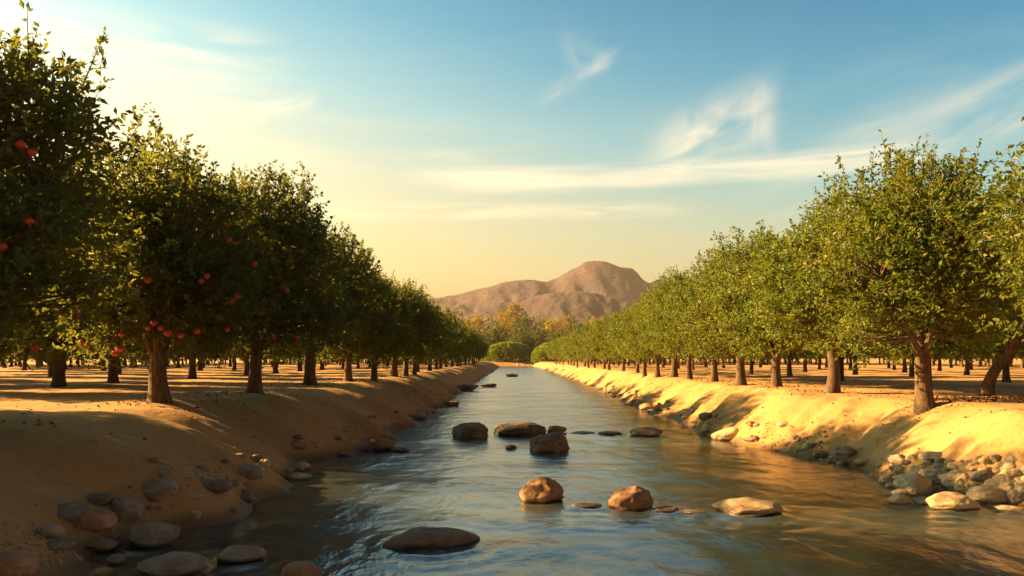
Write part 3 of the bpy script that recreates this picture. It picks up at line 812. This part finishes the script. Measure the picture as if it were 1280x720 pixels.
# ------------------------------------------------------------------ haze
HAZE = 0.00014
if HAZE:
    x0, x1, y0, y1, z0, z1 = -2600, 2600, -150, 2700, -30, 300
    V = [(x, y, z) for z in (z0, z1) for y in (y0, y1) for x in (x0, x1)]
    q = [(0, 2, 3, 1), (4, 5, 7, 6), (0, 1, 5, 4), (2, 6, 7, 3), (0, 4, 6, 2), (1, 3, 7, 5)]
    m, nt = new_mat('haze'); b = NB(nt)
    pv = b.n('ShaderNodeVolumePrincipled'); pv.inputs['Color'].default_value = (.60, .54, .54, 1); pv.inputs['Density'].default_value = HAZE
    pv.inputs['Anisotropy'].default_value = .3
    out = b.n('ShaderNodeOutputMaterial'); b.put(out.inputs['Volume'], pv.outputs[0])
    tag(link('haze', mesh_from('haze', V, np.array(q), False), m), kind='stuff')

# ------------------------------------------------------------------ light and sky
w = bpy.data.worlds.new('World'); sc.world = w; w.use_nodes = True
nt = w.node_tree; nt.nodes.clear(); b = NB(nt)
sky = b.n('ShaderNodeTexSky'); sky.sky_type = 'NISHITA'; sky.sun_disc = False
sky.sun_elevation = SUN_EL
sky.sun_rotation = math.atan2(SUN_DIR.x, SUN_DIR.y)
sky.air_density = 1.3; sky.dust_density = 4.0; sky.ozone_density = 2.0
tc = b.n('ShaderNodeTexCoord'); D = tc.outputs['Generated']
sep = b.n('ShaderNodeSeparateXYZ'); b.put(sep.inputs[0], D)
X, Y, Z = sep.outputs
el = b.m('ARCSINE', b.m('MINIMUM', b.m('MAXIMUM', Z, -1.0), 1.0))
az = b.m('ARCTAN2', X, Y)                       # 0 straight ahead, positive to the right
# warm glow towards the sun's side of the sky and along the horizon
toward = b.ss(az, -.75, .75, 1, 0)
lift = b.m('ADD', el, b.m('MULTIPLY', toward, -.20))
tint = b.ramp(b.m('MULTIPLY_ADD', lift, 1.0, .22), [(0.0, (1.32, 1.0, .50)), (.22, (1.30, 1.04, .56)), (.31, (1.18, 1.05, .68)), (.40, (.68, .98, .82)), (.50, (.21, .74, .77)), (.60, (.05, .54, .67)), (.70, (.04, .40, .55)), (.80, (.05, .20, .28)), (1.0, (.04, .08, .11))])  # last stops darken the sky above the frame to weaken fill light
col = b.mix(1.0, sky.outputs[0], tint, 'MULTIPLY')
# sun side dimmed slightly; unseen sky behind the camera darkened to cut ambient light
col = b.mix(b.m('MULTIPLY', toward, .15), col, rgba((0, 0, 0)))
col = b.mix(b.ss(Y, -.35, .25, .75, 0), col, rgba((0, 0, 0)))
# cirrus
cv = b.n('ShaderNodeCombineXYZ'); b.put(cv.inputs[0], az); b.put(cv.inputs[1], el)
CV = cv.outputs[0]
def band(v, c, hw, soft): return b.m('MULTIPLY', b.ss(v, c - hw - soft, c - hw, 0, 1), b.ss(v, c + hw, c + hw + soft, 1, 0))
def azel(px, py):
    r = ray(px, py); return math.atan2(r[0], 1), math.atan2(r[2], math.hypot(r[0], 1))
def cloud(px0, px1, py0, py1, softx, softy, stretch=(2.2, 14), slope=0.0, thr=(.45, .75), amt=1.0, seed=0.0, sc_=2.0, dist=.6):
    a0, e0 = azel((px0 + px1) / 2, (py0 + py1) / 2); a1, _ = azel(px1, py0); _, e1 = azel((px0 + px1) / 2, py0)
    da = b.m('SUBTRACT', az, a0); de = b.m('SUBTRACT', b.m('SUBTRACT', el, e0), b.m('MULTIPLY', da, slope))
    nz = b.n('ShaderNodeCombineXYZ'); b.put(nz.inputs[0], b.m('MULTIPLY', da, stretch[0])); b.put(nz.inputs[1], b.m('MULTIPLY', de, stretch[1])); nz.inputs[2].default_value = seed
    n = b.noise(nz.outputs[0], sc_, 6, .55, dist)
    wob = b.m('MULTIPLY', b.m('SUBTRACT', n, .5), softy * .8)
    msk = b.m('MULTIPLY', band(da, 0, abs(a1 - a0), softx), band(b.m('ADD', de, wob), 0, abs(e1 - e0), softy))
    return b.m('MULTIPLY', b.m('MULTIPLY', msk, b.ss(n, *thr)), amt)
cl = [cloud(600, 1050, 211, 224, .16, .014, (2.0, 26), .01, (.25, .75), .75, 1.0),
      cloud(450, 760, 262, 268, .15, .012, (3, 30), .0, (.3, .7), .5, 2.0),
      cloud(872, 905, 152, 164, .085, .045, (6, 12), .38, (.28, .75), .75, 3.3, 2.2, .4),
      cloud(945, 950, 140, 160, .03, .05, (12, 5), 0, (.25, .75), .4, 4.1, 2.2, .4),
      cloud(705, 745, 94, 98, .045, .018, (6, 22), .5, (.3, .75), .35, 5.0, 2, .2),
      cloud(720, 740, 68, 78, .03, .03, (9, 9), -.4, (.4, .8), .25, 5.5, 2, .3),
      cloud(870, 1200, 120, 165, .15, .05, (2.5, 9), .1, (.35, .8), .16, 6.0, 2),
      cloud(1020, 1280, 150, 185, .12, .045, (2.5, 12), .28, (.35, .8), .35, 7.0, 2),
      cloud(130, 260, 44, 56, .12, .03, (3, 22), .03, (.32, .75), .55, 8.0, 2.0),
      cloud(60, 230, 90, 130, .16, .03, (3, 22), .05, (.35, .7), .55, 9.0, 2.2),
      cloud(330, 375, 130, 138, .03, .012, (6, 30), .3, (.3, .7), .4, 10.0, 3),
      cloud(150, 560, 165, 190, .2, .05, (2, 12), .0, (.4, .85), .4, 11.0, 2)]
tot = cl[0]
for c in cl[1:]: tot = b.m('ADD', tot, c)
# thin high cloud in the rest of the sky
nz = b.n('ShaderNodeMapping'); b.put(nz.inputs[0], D); nz.inputs['Scale'].default_value = (1.5, 1.5, 7)
gen = b.m('MULTIPLY', b.ss(b.noise(nz.outputs[0], 2.3, 6, .55, .7), .5, .8, 0, .12), b.ss(Y, -.2, .3, 1, .25))
tot = b.m('MINIMUM', b.m('ADD', tot, gen), 1.0)
cc = b.mix(toward, rgba((6.4, 4.9, 3.1)), rgba((6.2, 4.9, 3.2)))
CLOUDC = b.n('ShaderNodeVectorMath', operation='SCALE'); b.put(CLOUDC.inputs[0], cc); CLOUDC.inputs['Scale'].default_value = 1.0
col = b.mix(b.m('MULTIPLY', tot, .8), col, CLOUDC.outputs[0])
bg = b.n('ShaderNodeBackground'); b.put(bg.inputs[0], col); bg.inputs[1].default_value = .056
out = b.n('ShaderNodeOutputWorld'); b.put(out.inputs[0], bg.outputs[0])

sl = bpy.data.lights.new('sun', 'SUN'); sl.energy = 5.0; sl.angle = math.radians(.6); sl.color = (1, .60, .21)
so = bpy.data.objects.new('sun', sl); COL.objects.link(so)
so.rotation_euler = (-SUN_DIR).to_track_quat('-Z', 'Y').to_euler()

cam = bpy.data.cameras.new('camera'); co = bpy.data.objects.new('camera', cam); COL.objects.link(co)
co.location = (0, 0, CAMZ); co.rotation_euler = (math.radians(90), 0, 0)
cam.sensor_width = 36; cam.lens = 36 * F; cam.shift_y = (HOR - 360) / 1280.0
cam.clip_end = 9000; cam.clip_start = .05
sc.camera = co

sc.render.engine = 'CYCLES'
sc.cycles.use_denoising = True
sc.cycles.max_bounces = 6; sc.cycles.diffuse_bounces = 3; sc.cycles.transparent_max_bounces = 12; sc.cycles.volume_bounces = 0
sc.cycles.sample_clamp_indirect = 6
sc.view_settings.view_transform = 'Standard'; sc.view_settings.look = 'None'; sc.view_settings.gamma = 1; sc.view_settings.exposure = 2.3
sc.render.use_persistent_data = False
